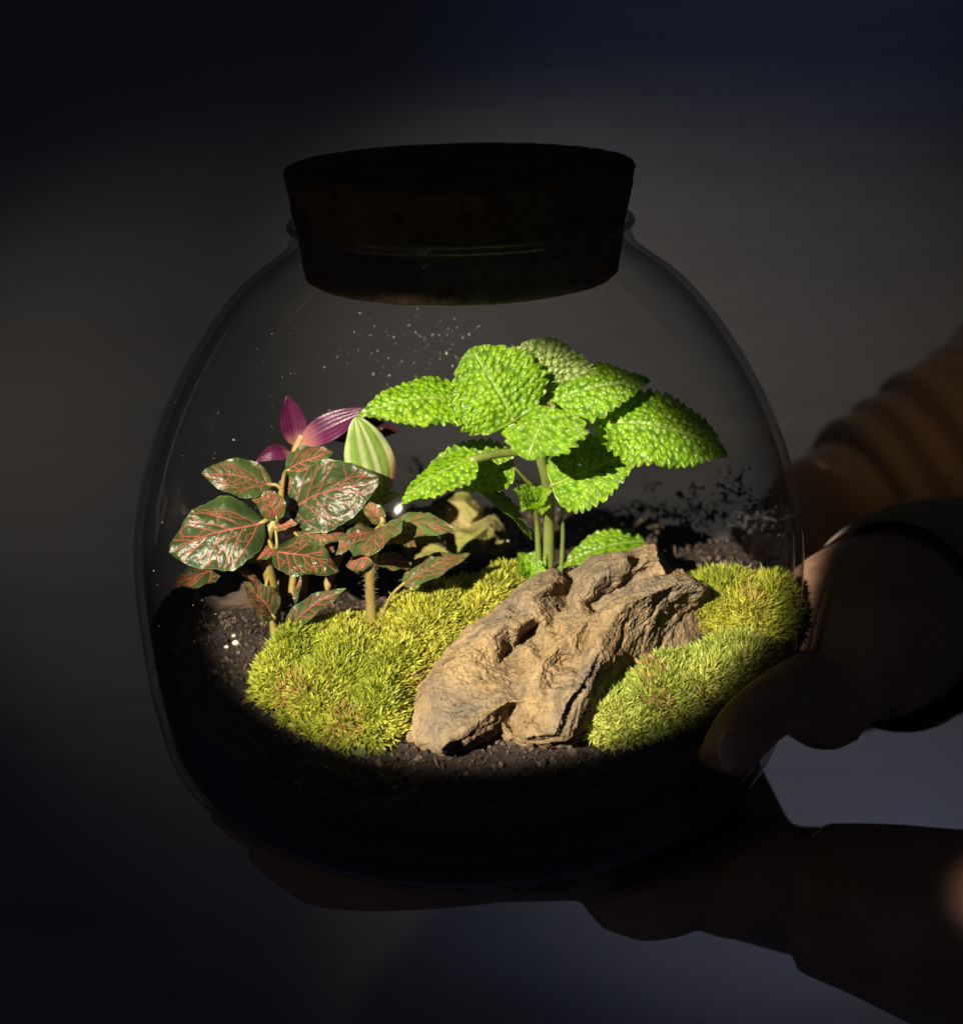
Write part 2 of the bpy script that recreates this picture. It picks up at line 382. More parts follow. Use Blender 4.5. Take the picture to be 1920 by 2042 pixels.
# crumbs and fibres lying on it
ico = bmesh.new(); bmesh.ops.create_icosphere(ico, subdivisions=1, radius=1); iV = np.array([v.co[:] for v in ico.verts]); iF = np.array([[v.index for v in f.verts] for f in ico.faces]); ico.free()
def crumbs(n, size, sample, colfn):
    Vs, Fs, Cs = [], [], []
    pos = sample(n); sz = size[0] * (size[1] / size[0]) ** rng.random(n) ** 1.6
    for k in range(n):
        A = rng.normal(size=(3, 3)); q, _ = np.linalg.qr(A)
        v = iV * (1 + 0.35 * rng.normal(size=(len(iV), 1)).clip(-1.3, 1.3)) * np.array([1, 0.75, 0.6]) @ q * sz[k]
        Vs.append(v + pos[k]); Fs.append(iF + k * len(iV)); Cs.append(np.repeat(colfn()[None], len(iV), 0))
    return np.concatenate(Vs), np.concatenate(Fs), np.concatenate(Cs)
def samp_soil(n):
    r = 7.15 * np.sqrt(rng.random(n)); t = rng.random(n) * 2 * np.pi; x, y = r * np.cos(t), r * np.sin(t)
    z = soil_z(x, y); p = np.stack([x, y, z], -1); z = z + fbm(p * 1.1, 4) * 0.16 + 0.05 + 0.05 * rng.random(n)
    lim = r_in(z) - 0.06; s = np.minimum(1, lim / np.maximum(r, 1e-6)); return np.stack([x * s, y * s, z], -1)
def soilcol():
    t = rng.random(); c = np.array([0.052, 0.035, 0.026]) * (0.35 + 1.8 * rng.random() ** 2)
    if t > 0.9: c = np.array([0.10, 0.062, 0.04]) * (0.7 + rng.random())
    return c
V, F, C = crumbs(6500, (0.025, 0.13), samp_soil, soilcol)
o = mesh('soil_crumbs', V, F, M_crumb, soil, smooth=False, colr=C); o['kind'] = 'stuff'
n = 2600; p0 = samp_soil(n) + [0, 0, 0.03]; an = rng.random(n) * 6.28; ln = 0.1 + 0.3 * rng.random(n) ** 2
d = np.stack([np.cos(an), np.sin(an), 0.25 * rng.normal(size=n)], -1); sd = np.stack([-np.sin(an), np.cos(an), 0 * an], -1)
bend = (rng.random(n) - 0.5)[:, None] * sd * ln[:, None] * 0.7 + np.array([0, 0, 0.04])
w_ = (0.008 + 0.012 * rng.random(n))[:, None]
Vs = np.stack([p0 - sd * w_, p0 + sd * w_, p0 + d * ln[:, None] * .5 + bend - sd * w_, p0 + d * ln[:, None] * .5 + bend + sd * w_, p0 + d * ln[:, None]], 1).reshape(-1, 3)
Fs = []
for k in range(n): Fs += [[5 * k, 5 * k + 1, 5 * k + 3, 5 * k + 2], [5 * k + 2, 5 * k + 3, 5 * k + 4]]
cc = np.repeat(np.array([0.09, 0.055, 0.035]) * (0.4 + 1.2 * rng.random((n, 1))), 5, 0)
o = mesh('root_fibres', Vs, Fs, M_crumb, soil, smooth=False, colr=cc); o['kind'] = 'stuff'

# ------------------------------------------------------------------ big ochre stone
OUT = [(792,1516),(797,1460),(801,1412),(815,1374),(845,1345),(877,1304),(908,1276),(938,1247),(980,1226),(1012,1198),(1046,1167),(1072,1150),(1098,1137),(1118,1146),(1131,1158),(1137,1174),(1155,1148),(1173,1127),(1187,1109),(1215,1104),(1248,1099),(1272,1101),(1292,1091),(1310,1083),(1328,1109),(1347,1132),(1371,1142),(1395,1158),(1418,1175),(1424,1200),(1408,1240),(1400,1300),(1340,1350),(1270,1390),(1210,1440),(1180,1478),(1140,1505),(1100,1506),(1068,1502),(1041,1496),(1015,1490),(985,1494),(950,1502),(915,1510),(880,1518),(840,1500),(818,1506)]
INN = [(820,1470,.25),(838,1440,.45),(833,1402,.4),(860,1362,.55),(872,1410,.62),(905,1330,.55),(905,1385,.60),(950,1290,.5),(950,1350,.58),(985,1300,.42),(975,1262,.5),(1010,1238,.48),(1060,1190,.42),(1100,1165,.35),
 (878,1496,.95),(905,1470,1.0),(930,1452,1.05),(952,1438,1.05),(975,1424,1.05),(1014,1398,1.0),(1000,1440,.74),(960,1464,.80),(930,1482,.80),(1024,1440,.5),(1018,1412,.6),(1022,1470,.6),(935,1410,.72),(985,1375,.6),(860,1490,.5),
 (1002,1312,.05),(1020,1295,-.1),(1038,1276,-.25),(1058,1258,-.25),(1072,1246,-.1),(1030,1248,.5),(1058,1232,.45),(1084,1236,.35),(1082,1258,.25),(1050,1292,.32),(1018,1328,.35),(992,1338,.42),(988,1318,.3),
 (1112,1186,-.1),(1132,1205,-.35),(1105,1230,.1),(1110,1262,.15),(1078,1300,.22),(1050,1340,.38),(1020,1375,.5),
 (1092,1304,.85),(1112,1286,.85),(1140,1262,.85),(1172,1238,.85),(1196,1226,.95),(1204,1240,.95),(1120,1322,.5),(1142,1330,.5),(1156,1338,.45),(1160,1312,.62),(1180,1270,.6),
 (1042,1442,.95),(1052,1402,1.0),(1072,1356,1.0),(1082,1322,.85),(1100,1370,.95),(1092,1430,1.0),(1048,1474,.9),(1070,1468,1.0),
 (1150,1196,.3),(1180,1200,.0),(1204,1190,-.1),(1225,1178,-.15),(1250,1166,-.12),(1275,1152,.0),(1190,1216,.1),
 (1180,1160,.45),(1172,1182,.4),(1205,1142,.42),(1240,1126,.38),(1232,1150,.3),(1262,1138,.2),(1290,1114,.4),(1312,1116,.35),(1300,1138,.1),(1330,1146,.2),(1245,1112,.35),
 (1222,1212,1.1),(1246,1202,1.2),(1272,1194,1.2),(1300,1184,1.15),(1325,1172,1.0),(1352,1164,.9),(1378,1166,.75),(1400,1174,.6),(1262,1180,.6),(1310,1166,.6),(1345,1152,.45),
 (1198,1280,1.15),(1182,1318,1.25),(1164,1352,1.3),(1144,1378,1.3),(1126,1400,1.3),(1114,1432,1.25),(1104,1466,1.15),(1212,1250,1.1),
 (1290,1250,.55),(1250,1300,.6),(1210,1350,.65),(1170,1420,.75),(1340,1220,.2),(1300,1310,.0),(1240,1360,.05),(1140,1470,.8),(1190,1440,.2),(1380,1210,.0)]
def stone_shape(OUT, INN, Yfn, relief, back, edge, voxel, backscale=0.75):
    pts2 = [(x, y) for x, y in OUT] + [(x, y) for x, y, h in INN]
    n = len(OUT)
    res = geometry.delaunay_2d_cdt([Vector(p) for p in pts2], [(i, (i + 1) % n) for i in range(n)], [], 1, 0.001)
    hh = [edge] * n + [h for _, _, h in INN]
    V = []; orig = res[3]
    for k, v in enumerate(res[0]):
        h = np.mean([hh[i] for i in orig[k]]) if orig[k] else 0.3
        V.append(P(v.x, v.y, Yfn(v.x, v.y) - h * relief))
    F = [list(f) for f in res[2]]
    idx = {}
    for k, oo in enumerate(orig):
        for i in oo: idx[i] = k
    ringi = [idx[i] for i in range(n)]
    cen = np.mean([V[i] for i in ringi], axis=0); m0 = len(V)
    for i in ringi:
        v = V[i]; V.append(cen + (v - cen) * backscale + np.array([0.0, back, -0.15 * back]))
    V.append(cen + np.array([0, back * 1.15, -0.2 * back])); c = len(V) - 1
    area = sum(OUT[i][0] * OUT[(i + 1) % n][1] - OUT[(i + 1) % n][0] * OUT[i][1] for i in range(n))
    for i in range(n):
        j = (i + 1) % n; F.append([ringi[j], ringi[i], m0 + i, m0 + j]); F.append([m0 + j, m0 + i, c])
    bm = bmesh.new(); vs = [bm.verts.new(v.tolist()) for v in V]
    for f in F:
        try: bm.faces.new([vs[i] for i in f])
        except ValueError: pass
    bmesh.ops.recalc_face_normals(bm, faces=bm.faces[:])
    bm.verts.index_update(); V2 = np.array([v.co[:] for v in bm.verts]); F2 = [[v.index for v in f.verts] for f in bm.faces]; bm.free()
    return remeshed(V2, F2, voxel, 0)
def stone_detail(V, N, along, k=1.0):
    al = np.asarray(along, float); al /= np.linalg.norm(al)
    c = (V @ al)[:, None] * al; Q = (V - c) + c * 0.35       # features drawn out along the strata
    d = fbm(Q * 1.3 + 3, 3) * 0.020 + fbm(V * 3.2 + 3, 4) * 0.030 + fbm(V * 11, 3) * 0.020 - np.abs(perlin(V * 17)) * 0.018
    rc = np.random.default_rng(77).random(256) - 0.5                                    # chipped flat plates
    Qw = Q + 0.12 * np.stack([perlin(V * 1.1 + 5), perlin(V * 1.1 + 15), perlin(V * 1.1 + 25)], -1)
    for fq, am, sd in ((0.75, 0.10, 2), (1.7, 0.065, 4), (4.2, 0.03, 6)):
        f1, f2, cid = worley(Qw * fq + 4, sd); d += rc[cid] * am * sstep(0.0, 0.05, f2 - f1)
    f1, _, _ = worley(V * 3.0, 7); d -= sstep(0.24, 0.10, f1) * 0.11 * sstep(-0.1, 0.3, fbm(V * 0.9 + 30, 2))
    f1, _, _ = worley(V * 7.0, 3); d -= sstep(0.28, 0.10, f1) * 0.045 * sstep(-0.1, 0.3, fbm(V * 0.7 + 60, 2))
    return V + N * (d * k)[:, None]
Yr = lambda x, y: -0.75 + (y - 1085) / 430 * -3.9
V, F, N = stone_shape(OUT, INN, Yr, 1.65, 2.4, -0.3, 0.036)
V = stone_detail(V, N, (0.62, 0.35, 0.7))
base = V.mean(0); base[2] = V[:, 2].min()
o = mesh('stone', V, F, M_rock, origin=base, smooth=False)
tag(o, 'large pitted ochre-brown ridged stone leaning between two moss cushions', 'stone')

# small stone at the back
OUT2 = [(800,1056),(806,1030),(825,1018),(850,1020),(862,1002),(900,984),(932,980),(945,1000),(957,1010),(964,1030),(989,1031),(1000,1046),(1010,1062),(1004,1072),(1014,1078),(1021,1092),(1004,1115),(980,1122),(940,1135),(880,1140),(820,1120),(790,1080)]
INN2 = [(820,1030,.5),(850,1050,.6),(880,1010,.3),(900,1060,.35),(925,1000,.4),(930,1050,.1),(952,1025,.6),(945,1070,.7),(935,1105,.7),(975,1048,.7),(990,1064,.6),(970,1075,.2),(985,1086,-.7),(975,1092,-.6),(995,1082,-.3),(965,1104,.6),(990,1106,.5),(1008,1096,.4),(890,1105,.4),(840,1090,.4)]
V, F, N = stone_shape(OUT2, INN2, lambda x, y: 3.0 - (y - 980) / 150 * 1.2, 0.9, 1.2, -0.1, 0.035)
V = stone_detail(V, N, (0.3, 0.2, 0.9), 0.6)
base = V.mean(0); base[2] = V[:, 2].min()
o = mesh('stone', V, F, M_rock2, origin=base)
tag(o, 'small yellowish stone with a dark hollow behind the left moss cushion', 'stone')

# bark chunk at far left
OUT3 = [(352,1180),(372,1146),(420,1128),(470,1120),(520,1128),(548,1150),(560,1190),(520,1215),(440,1220),(380,1212)]
INN3 = [(400,1165,.4),(450,1150,.5),(500,1160,.5),(440,1190,.4),(510,1190,.3)]
m, nt, b, out = new_mat('bark'); M_bark = m
nz = noise_tex(nt, 130, 7, 0.65, stretch=(0.5, 1, 2.5)); r = ramp(nt, nz.outputs[0], [(0.3, (0.018, 0.010, 0.007)), (0.6, (0.065, 0.038, 0.026)), (0.8, (0.11, 0.068, 0.048))]); link(nt, r.outputs[0], b.inputs['Base Color']); set_(b, Roughness=0.85); bump(nt, b, nz.outputs[0], 0.0012)
V, F, N = stone_shape(OUT3, INN3, lambda x, y: 0.8 - (y - 1120) / 100 * 0.8, 0.8, 1.0, -0.1, 0.05)
V = stone_detail(V, N, (1, 0, 0.1), 0.8); base = V.mean(0); base[2] = V[:, 2].min()
o = mesh('bark_chunk', V, F, M_bark, origin=base)
tag(o, 'dark brown bark chunk on the soil below the large left nerve leaf', 'bark')

# ------------------------------------------------------------------ moss cushions
def seg_dist(p, poly):
    a = poly; b = np.roll(poly, -1, 0); best = np.full(len(p), 1e9)
    inside = np.zeros(len(p), bool)
    for k in range(len(a)):
        ab = b[k] - a[k]; t = np.clip(((p - a[k]) @ ab) / (ab @ ab), 0, 1)
        best = np.minimum(best, np.linalg.norm(p - a[k] - t[:, None] * ab, axis=1))
        c = ((a[k][1] > p[:, 1]) != (b[k][1] > p[:, 1])); dy = (b[k][1] - a[k][1]) or 1e-9
        inside ^= c & (p[:, 0] < (b[k][0] - a[k][0]) * (p[:, 1] - a[k][1]) / dy + a[k][0])
    return np.where(inside, best, -best)
def moss(px_poly, height, edge_w, ntuft, label, brown, palette, seed, blade=(0.17, 0.30)):
    r = np.random.default_rng(seed)
    poly = np.array([on_soil(x, y, dz)[:2] for x, y, dz in px_poly])
    c0 = poly.mean(0); poly = np.concatenate([spline(np.concatenate([poly, poly[:1]]), 60)[:-1]])
    def hgt(x, y):
        p = np.stack([x, y], -1); d = seg_dist(p, poly)
        t = np.clip(d / edge_w, 0, 1); q = np.stack([x, y, 0 * x + seed], -1)
        h = height * np.sqrt(np.clip(1 - (1 - t) ** 2, 0, 1))
        f1, _, _ = worley(np.stack([x, y], -1) * 0.95, seed % 7)
        lump = (0.28 * (1 - (f1 / 0.62) ** 2).clip(-0.6, 1) + 0.10 * perlin(q * 1.6)) * sstep(0, .6, t)
        return soil_z(x, y) + h + lump - 0.12 * (d < 0), d
    lo, hi = poly.min(0) - 0.2, poly.max(0) + 0.2
    root = empty('moss_cushion', (c0[0], c0[1], float(soil_z(c0[0], c0[1]))), label, 'moss', 'moss cushions in the jar')
    n = 110; gx, gy = np.meshgrid(np.linspace(lo[0], hi[0], n), np.linspace(lo[1], hi[1], n), indexing='ij')
    z, d = hgt(gx.ravel(), gy.ravel()); keep = d > -0.05
    z = z - 0.05 + fbm(np.stack([gx.ravel(), gy.ravel(), z], -1) * 4, 3) * 0.05
    F = grid_faces(n, n); F = F[keep[F].all(1)]
    used = np.unique(F); mp = np.full(n * n, -1); mp[used] = np.arange(len(used))
    Vb = np.stack([gx.ravel(), gy.ravel(), z], -1)[used]; F = mp[F]
    pb = fbm(Vb * 0.9 + seed, 3)
    cb = np.where((pb > brown)[:, None], np.array([0.10, 0.06, 0.025]), np.array([0.09, 0.10, 0.016])) * (0.8 + 0.3 * r.random((len(Vb), 1)))
    mesh('cushion_base', Vb, F, M_moss, root, colr=cb, origin=(c0[0], c0[1], float(soil_z(c0[0], c0[1]))))
    # tufts
    cand = lo + (hi - lo) * r.random((ntuft * 4, 2)); zc, dc = hgt(cand[:, 0], cand[:, 1])
    cand = cand[dc > 0.02][:ntuft]; zc, dc = hgt(cand[:, 0], cand[:, 1]); e = 0.05
    nx = -(hgt(cand[:, 0] + e, cand[:, 1])[0] - zc) / e; ny = -(hgt(cand[:, 0], cand[:, 1] + e)[0] - zc) / e
    nn = np.stack([nx.clip(-2.5, 2.5), ny.clip(-2.5, 2.5), 0 * nx + 1], -1); nn /= np.linalg.norm(nn, axis=1)[:, None]
    P0 = np.stack([cand[:, 0], cand[:, 1], zc], -1); B = 15; m_ = len(cand)
    # tuft-level colour
    nb = fbm(P0 * 0.9 + seed, 3); tone = fbm(P0 * 0.55 + 40 + seed, 2)
    k = np.repeat(np.arange(m_), B); N = nn[k]; nb_ = len(k)
    lean = np.repeat(r.normal(size=(m_, 3)) * 0.22, B, 0)
    t1 = np.cross(N, [0.3, 0.9, 0.2]); t1 /= np.linalg.norm(t1, axis=1)[:, None]; t2 = np.cross(N, t1)
    az = r.random(nb_) * 6.283; el = np.radians(12 + 62 * r.random(nb_) ** 0.8)
    dr = N * np.cos(el)[:, None] + (t1 * np.cos(az)[:, None] + t2 * np.sin(az)[:, None]) * np.sin(el)[:, None] + lean
    dr /= np.linalg.norm(dr, axis=1)[:, None]
    L = (blade[0] + (blade[1] - blade[0]) * r.random(nb_)) * np.repeat(0.8 + 0.4 * r.random(m_), B)
    Wd = (0.014 + 0.011 * r.random(nb_))[:, None]
    side = np.cross(dr, N) + 1e-3; side /= np.linalg.norm(side, axis=1)[:, None]
    tw = r.normal(size=(nb_, 1)) * 0.5; side = side + np.cross(dr, side) * tw; side /= np.linalg.norm(side, axis=1)[:, None]
    root_p = P0[k] + dr * 0.02 + r.normal(size=(nb_, 3)) * 0.035
    curl = N * (0.10 + 0.25 * r.random((nb_, 1))) + r.normal(size=(nb_, 3)) * 0.16
    mid = root_p + dr * (L * 0.45)[:, None]; hi_ = root_p + dr * (L * 0.78)[:, None] + curl * (L * 0.35)[:, None]; tip = root_p + dr * L[:, None] + curl * (L * 0.9)[:, None]
    Vm = np.stack([root_p - side * Wd * .7, root_p + side * Wd * .7, mid - side * Wd * 1.1, mid + side * Wd * 1.1, hi_ - side * Wd * .75, hi_ + side * Wd * .75, tip], 1).reshape(-1, 3)
    i0 = np.arange(nb_)[:, None] * 7
    Q = np.concatenate([i0 + [0, 1, 3, 2], i0 + [2, 3, 5, 4]]).tolist() + (i0 + [4, 5, 6]).tolist()
    pal = np.array(palette); f = np.clip(0.5 + 1.1 * tone + 0.25 * r.normal(size=m_), 0, 1)[k]
    cb = pal[0] * (1 - f)[:, None] + pal[1] * f[:, None]
    cb = cb * np.repeat(0.75 + 0.5 * r.random((m_, 1)), B, 0) * (0.85 + 0.3 * r.random((nb_, 1)))
    dead = (nb[k] + 0.18 * r.normal(size=nb_) > brown + 0.08); cb[dead] = pal[2] * (0.6 + 0.8 * r.random((dead.sum(), 1)))
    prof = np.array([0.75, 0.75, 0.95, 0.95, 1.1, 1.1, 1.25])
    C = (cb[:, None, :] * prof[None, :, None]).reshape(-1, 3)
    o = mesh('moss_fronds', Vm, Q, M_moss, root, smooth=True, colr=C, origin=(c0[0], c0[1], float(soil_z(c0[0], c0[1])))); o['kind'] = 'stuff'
    return root
PALY = [(0.25, 0.29, 0.028), (0.44, 0.42, 0.06), (0.33, 0.22, 0.06)]
PALG = [(0.27, 0.33, 0.05), (0.50, 0.51, 0.13), (0.33, 0.22, 0.08)]
moss([(508,1395,.1),(512,1345,.2),(545,1290,.35),(610,1245,.45),(690,1225,.5),(770,1215,.5),(830,1190,.55),(890,1165,.6),(980,1143,.6),(1050,1135,.6),(1085,1150,.4),(1060,1180,.3),(985,1245,.2),(920,1295,.15),(860,1350,.1),(815,1410,.1),(800,1470,.05),(745,1500,.05),(680,1498,.05),(590,1462,.05)],
     0.60, 0.75, 4200, 'long yellow-green moss cushion sloping up along the left side of the ochre stone', 0.50, PALY, 21, (0.10, 0.20))
moss([(1178,1470,.1),(1180,1430,.2),(1225,1385,.3),(1290,1330,.45),(1340,1300,.55),(1400,1270,.6),(1470,1265,.6),(1540,1290,.5),(1562,1320,.3),(1500,1390,.1),(1400,1440,.1),(1300,1480,.05),(1230,1500,.05)],
     0.60, 0.65, 1900, 'pale green moss cushion in front of the right end of the ochre stone', 0.62, PALG, 34, (0.13, 0.25))
moss([(1380,1215,.3),(1372,1170,.5),(1400,1130,.7),(1450,1140,.7),(1520,1140,.7),(1575,1160,.6),(1588,1210,.4),(1575,1255,.2),(1520,1290,.1),(1440,1270,.1),(1400,1250,.2)],
     0.55, 0.6, 1400, 'yellow-green moss cushion touching the glass behind the right end of the ochre stone', 0.6, PALY, 47, (0.13, 0.25))
#PLANTS
# ------------------------------------------------------------------ leaves
def leaf(kind, parent, b, t, Wd, phi, mat, arch=0.06, fold=0.12, curl=0.0, droop=0.0, wave=0.04, seed=0, name='leaf', shape=None, tint=1.0, flip=False, tipcurl=0.0, nu=None, nv=None, nodes=None):
    """b, t = (px, py, Y) of base and tip. phi = how far the surface leans up from facing the camera."""
    r = np.random.default_rng(1000 + seed)
    B = P(*b); T = P(*t); L = np.linalg.norm(T - B); a = (T - B) / L
    mid = (B + T) / 2; v = CAM - mid; v /= np.linalg.norm(v); v = v - a * (v @ a); v /= np.linalg.norm(v)
    e1 = np.cross(v, a); e1 /= np.linalg.norm(e1)
    if e1 @ CU < -0.05 or (abs(e1 @ CU) <= 0.05 and e1 @ CR < 0): e1 = -e1
    ph = R_(phi); bs = math.cos(ph) * e1 - math.sin(ph) * v; n = math.cos(ph) * v + math.sin(ph) * e1
    if flip: n = -n
    nu = nu or {'pilea': 130, 'fitt': 150, 'trad': 60}[kind]; nv = nv or {'pilea': 101, 'fitt': 121, 'trad': 41}[kind]
    tt, vv = np.meshgrid(np.linspace(0, 1, nu), np.linspace(-1, 1, nv), indexing='ij'); tt, vv = tt.ravel(), vv.ravel()
    sh = shape or {'pilea': (0.62, 0.85), 'fitt': (0.70, 0.85), 'trad': (0.75, 0.9)}[kind]
    u = tt ** sh[0]; w = np.sin(np.pi * np.clip(u, 0, 1)) ** sh[1]
    wb = w.copy()
    if kind == 'pilea':
        ns = max(6, round(L / 0.165)); phs = (tt * ns + 0.15 * np.sign(vv)) % 1.0
        w = w * (1 + 0.15 * (np.sin(np.pi * phs ** 0.8) - 0.5))
    elif kind == 'fitt':
        w = w * (1 + 0.012 * np.sin(tt * 60))
    hw = Wd / 2 * w
    x = tt * L; y = vv * hw
    if kind == 'pilea': x = x + np.abs(vv) ** 3 * 0.06 * L * (w) * np.where(tt > 0.5, 0.3, -0.9) * (1 - tt)     # heart-shaped shoulders
    z = arch * L * 4 * tt * (1 - tt) + fold * np.abs(y) - curl * vv ** 2 * hw - droop * L * tt ** 2 * 0 - tipcurl * L * np.clip(tt - 0.55, 0, 1) ** 2
    q = np.stack([x * 0.9 + seed * 3.1, y * 0.9, 0 * x], -1)
    if kind == 'fitt': wave = wave * 1.8
    z = z + wave * Wd * perlin(q * 1.5) * (0.3 + np.abs(vv)) + 0.5 * wave * Wd * np.sin(tt * 17 + seed) * np.abs(vv) ** 3
    C = None
    if kind == 'pilea':
        # puffed cells between sunken veins, in rows that slant outward from the midrib
        Nr = max(8, L / 0.122); Nc = max(3.5, Wd / 2 / 0.125)
        X = tt * Nr - 2.2 * np.abs(vv) * wb; Yc = np.abs(vv) * wb * Nc
        f1, f2, cid = worley(np.stack([X + 50 * seed, Yc + np.where(vv > 0, 40.0, 0.0)], -1), seed % 5, 0.95)
        puff = np.clip(1 - (f1 / 0.66) ** 2, 0, 1) ** 0.8 * (0.45 + 0.55 * sstep(0.0, 0.22, f2 - f1))
        puff *= sstep(0.0, 0.06, np.abs(y)) * 0.9 + 0.1
        amp = 0.062 * np.clip(Wd / 1.9, 0.55, 1.1)
        z = z + amp * puff * sstep(0, 0.06, tt) * (1 if not flip else -1)
        g = np.array([0.150, 0.31, 0.008]); g2 = np.array([0.265, 0.43, 0.013]); vein = np.array([0.08, 0.19, 0.012])
        if flip: g = np.array([0.27, 0.36, 0.09]); g2 = np.array([0.34, 0.40, 0.13])
        hue = (0.5 + 0.5 * perlin(q * 1.2 + 5))[:, None]
        C = g * (1 - hue) + g2 * hue; C = C * (0.85 + 0.3 * ((cid * 37) % 101 / 101.0))[:, None]
        C = C * puff[:, None] ** 0.35 + vein * (1 - puff[:, None] ** 0.35)
        mid_ = sstep(0.035, 0.01, np.abs(y))[:, None] * (tt < 0.93)[:, None]; C = C * (1 - mid_) + np.array([0.30, 0.42, 0.09]) * mid_
        ed = sstep(0.94, 1.0, np.abs(vv))[:, None] * (np.sin(seed * 7 + tt * 9) > 0.2)[:, None] * 0.5; C = C * (1 - ed) + np.array([0.34, 0.30, 0.06]) * ed
    elif kind == 'fitt':
        segs = []                            # vein network: (x0,y0,x1,y1,width)
        hwf = lambda s: Wd / 2 * math.sin(math.pi * min(max(s, 0), 1) ** sh[0]) ** sh[1]
        pts = [(s * L, 0.02 * L * math.sin(s * 7 + seed)) for s in np.linspace(0, 0.95, 9)]
        for i in range(8): segs.append((*pts[i], *pts[i + 1], 0.015 * (1 - 0.085 * i)))
        nsv = 6
        for sd in (-1, 1):
            for i in range(nsv):
                s0 = 0.06 + 0.78 * (i + 0.25 * sd * 0.5 + 0.2 * r.random()) / nsv; cur = np.array([s0 * L, 0.0]); ang = R_(58 - 4 * i + 8 * r.normal()); wd = 0.0065
                step = L * 0.055
                for k in range(14):
                    nx = cur + step * np.array([math.cos(ang), sd * math.sin(ang)])
                    lim = hwf(nx[0] / L) * 0.93
                    if abs(nx[1]) > lim or nx[0] > 0.97 * L: break
                    segs.append((*cur, *nx, wd))
                    if k in (1, 3, 5) and r.random() < 0.85:      # forks
                        c2 = nx.copy(); a2 = ang + (0.75 if r.random() < 0.5 else -0.75)
                        for k2 in range(4):
                            n2 = c2 + step * 0.75 * np.array([math.cos(a2), sd * math.sin(a2)])
                            if abs(n2[1]) > hwf(n2[0] / L) * 0.95 or n2[1] * sd < 0.02: break
                            segs.append((*c2, *n2, 0.003)); c2 = n2; a2 += 0.3 * r.normal()
                    cur = nx; ang -= 0.055; ang += 0.10 * r.normal(); wd *= 0.93
        sg = np.array(segs); dm = np.full(len(x), 9.0); pxy = np.stack([x, y], -1)
        halo = np.full(len(x), 9.0)
        for s in sg:
            ab = s[2:4] - s[0:2]; t_ = np.clip(((pxy - s[0:2]) @ ab) / (ab @ ab + 1e-9), 0, 1)
            dd = np.linalg.norm(pxy - s[0:2] - t_[:, None] * ab, axis=1)
            dm = np.minimum(dm, dd - s[4]); halo = np.minimum(halo, dd)
        vm = sstep(0.010, -0.008, dm)[:, None]; hl = (np.exp(-(halo / 0.05) ** 2) * 0.12)[:, None]
        z = z - 0.013 * np.exp(-(halo / 0.06) ** 2) + 0.012 * np.clip(halo / 0.2, 0, 1)
        hue = (0.5 + 0.6 * perlin(q * 2.2 + 9))[:, None].clip(0, 1)
        g = np.array([0.024, 0.044, 0.014]) * (1 - hue) + np.array([0.050, 0.078, 0.020]) * hue
        g = g * (0.85 + 0.6 * (tint - 1)); z = z + 0.016 * fbm(q * 5, 3)
        vein = np.array([0.40, 0.085, 0.075]) * (0.85 + 0.3 * r.random())
        C = g * (1 - hl) + np.array([0.20, 0.06, 0.035]) * hl; C = C * (1 - vm) + vein * vm
        ed = sstep(0.93, 1.0, np.abs(vv))[:, None] * 0.6; C = C * (1 - ed) + np.array([0.10, 0.15, 0.04]) * ed
    else:
        z = z + 0.006 * np.cos(vv * 22) * Wd * 0.5
        if tint == 'purple':
            ba = sstep(0.35, 0.0, tt)[:, None]; st = (0.5 + 0.5 * np.cos(vv * 20))[:, None]
            C = np.array([0.085, 0.010, 0.048]) * (0.75 + 0.4 * st); C = C * (1 - ba * .75) + np.array([0.40, 0.17, 0.13]) * ba * .75
        elif tint == 'dark':
            C = np.repeat(np.array([[0.045, 0.010, 0.016]]), len(x), 0)
        else:
            st = sstep(0.15, 0.75, np.cos(np.abs(vv) * 10.0 - 2.2))[:, None] * 0.8 + 0.2 * (0.5 + 0.5 * np.sin(vv * 60))[:, None]
            C = np.array([0.15, 0.26, 0.03]) * (1 - st) + np.array([0.42, 0.47, 0.24]) * st
            rd = (sstep(0.5, 1.0, vv * (-1 if e1 @ CR < 0 else 1)) * sstep(0.75, 0.15, tt))[:, None]; C = C * (1 - rd) + np.array([0.30, 0.06, 0.06]) * rd
    V = B + np.outer(x, a) + np.outer(y, bs) + np.outer(z, n)
    F = grid_faces(nu, nv)
    o = mesh(name, V, F, mat, parent, colr=C, origin=B)
    return o, B, a, n
def petiole(lf, start, r0, r1, mat, bow=0.15):
    o, B, a, n = lf; s = np.asarray(start, float); d = np.linalg.norm(B - s)
    mid = (s + B) / 2 + np.array([0, 0, 1]) * bow * d
    return tube('petiole', [s, mid, B, B + a * 0.12], [r0, (r0 + r1) / 2, r1, r1 * 0.5], mat, o, 16, 8)

_P = P
def P(px, py, Y): return _P(px, py, Y - 0.9 - 1.5 * min(1, max(0, (1080 - py) / 230)))      # this plant stands a little nearer
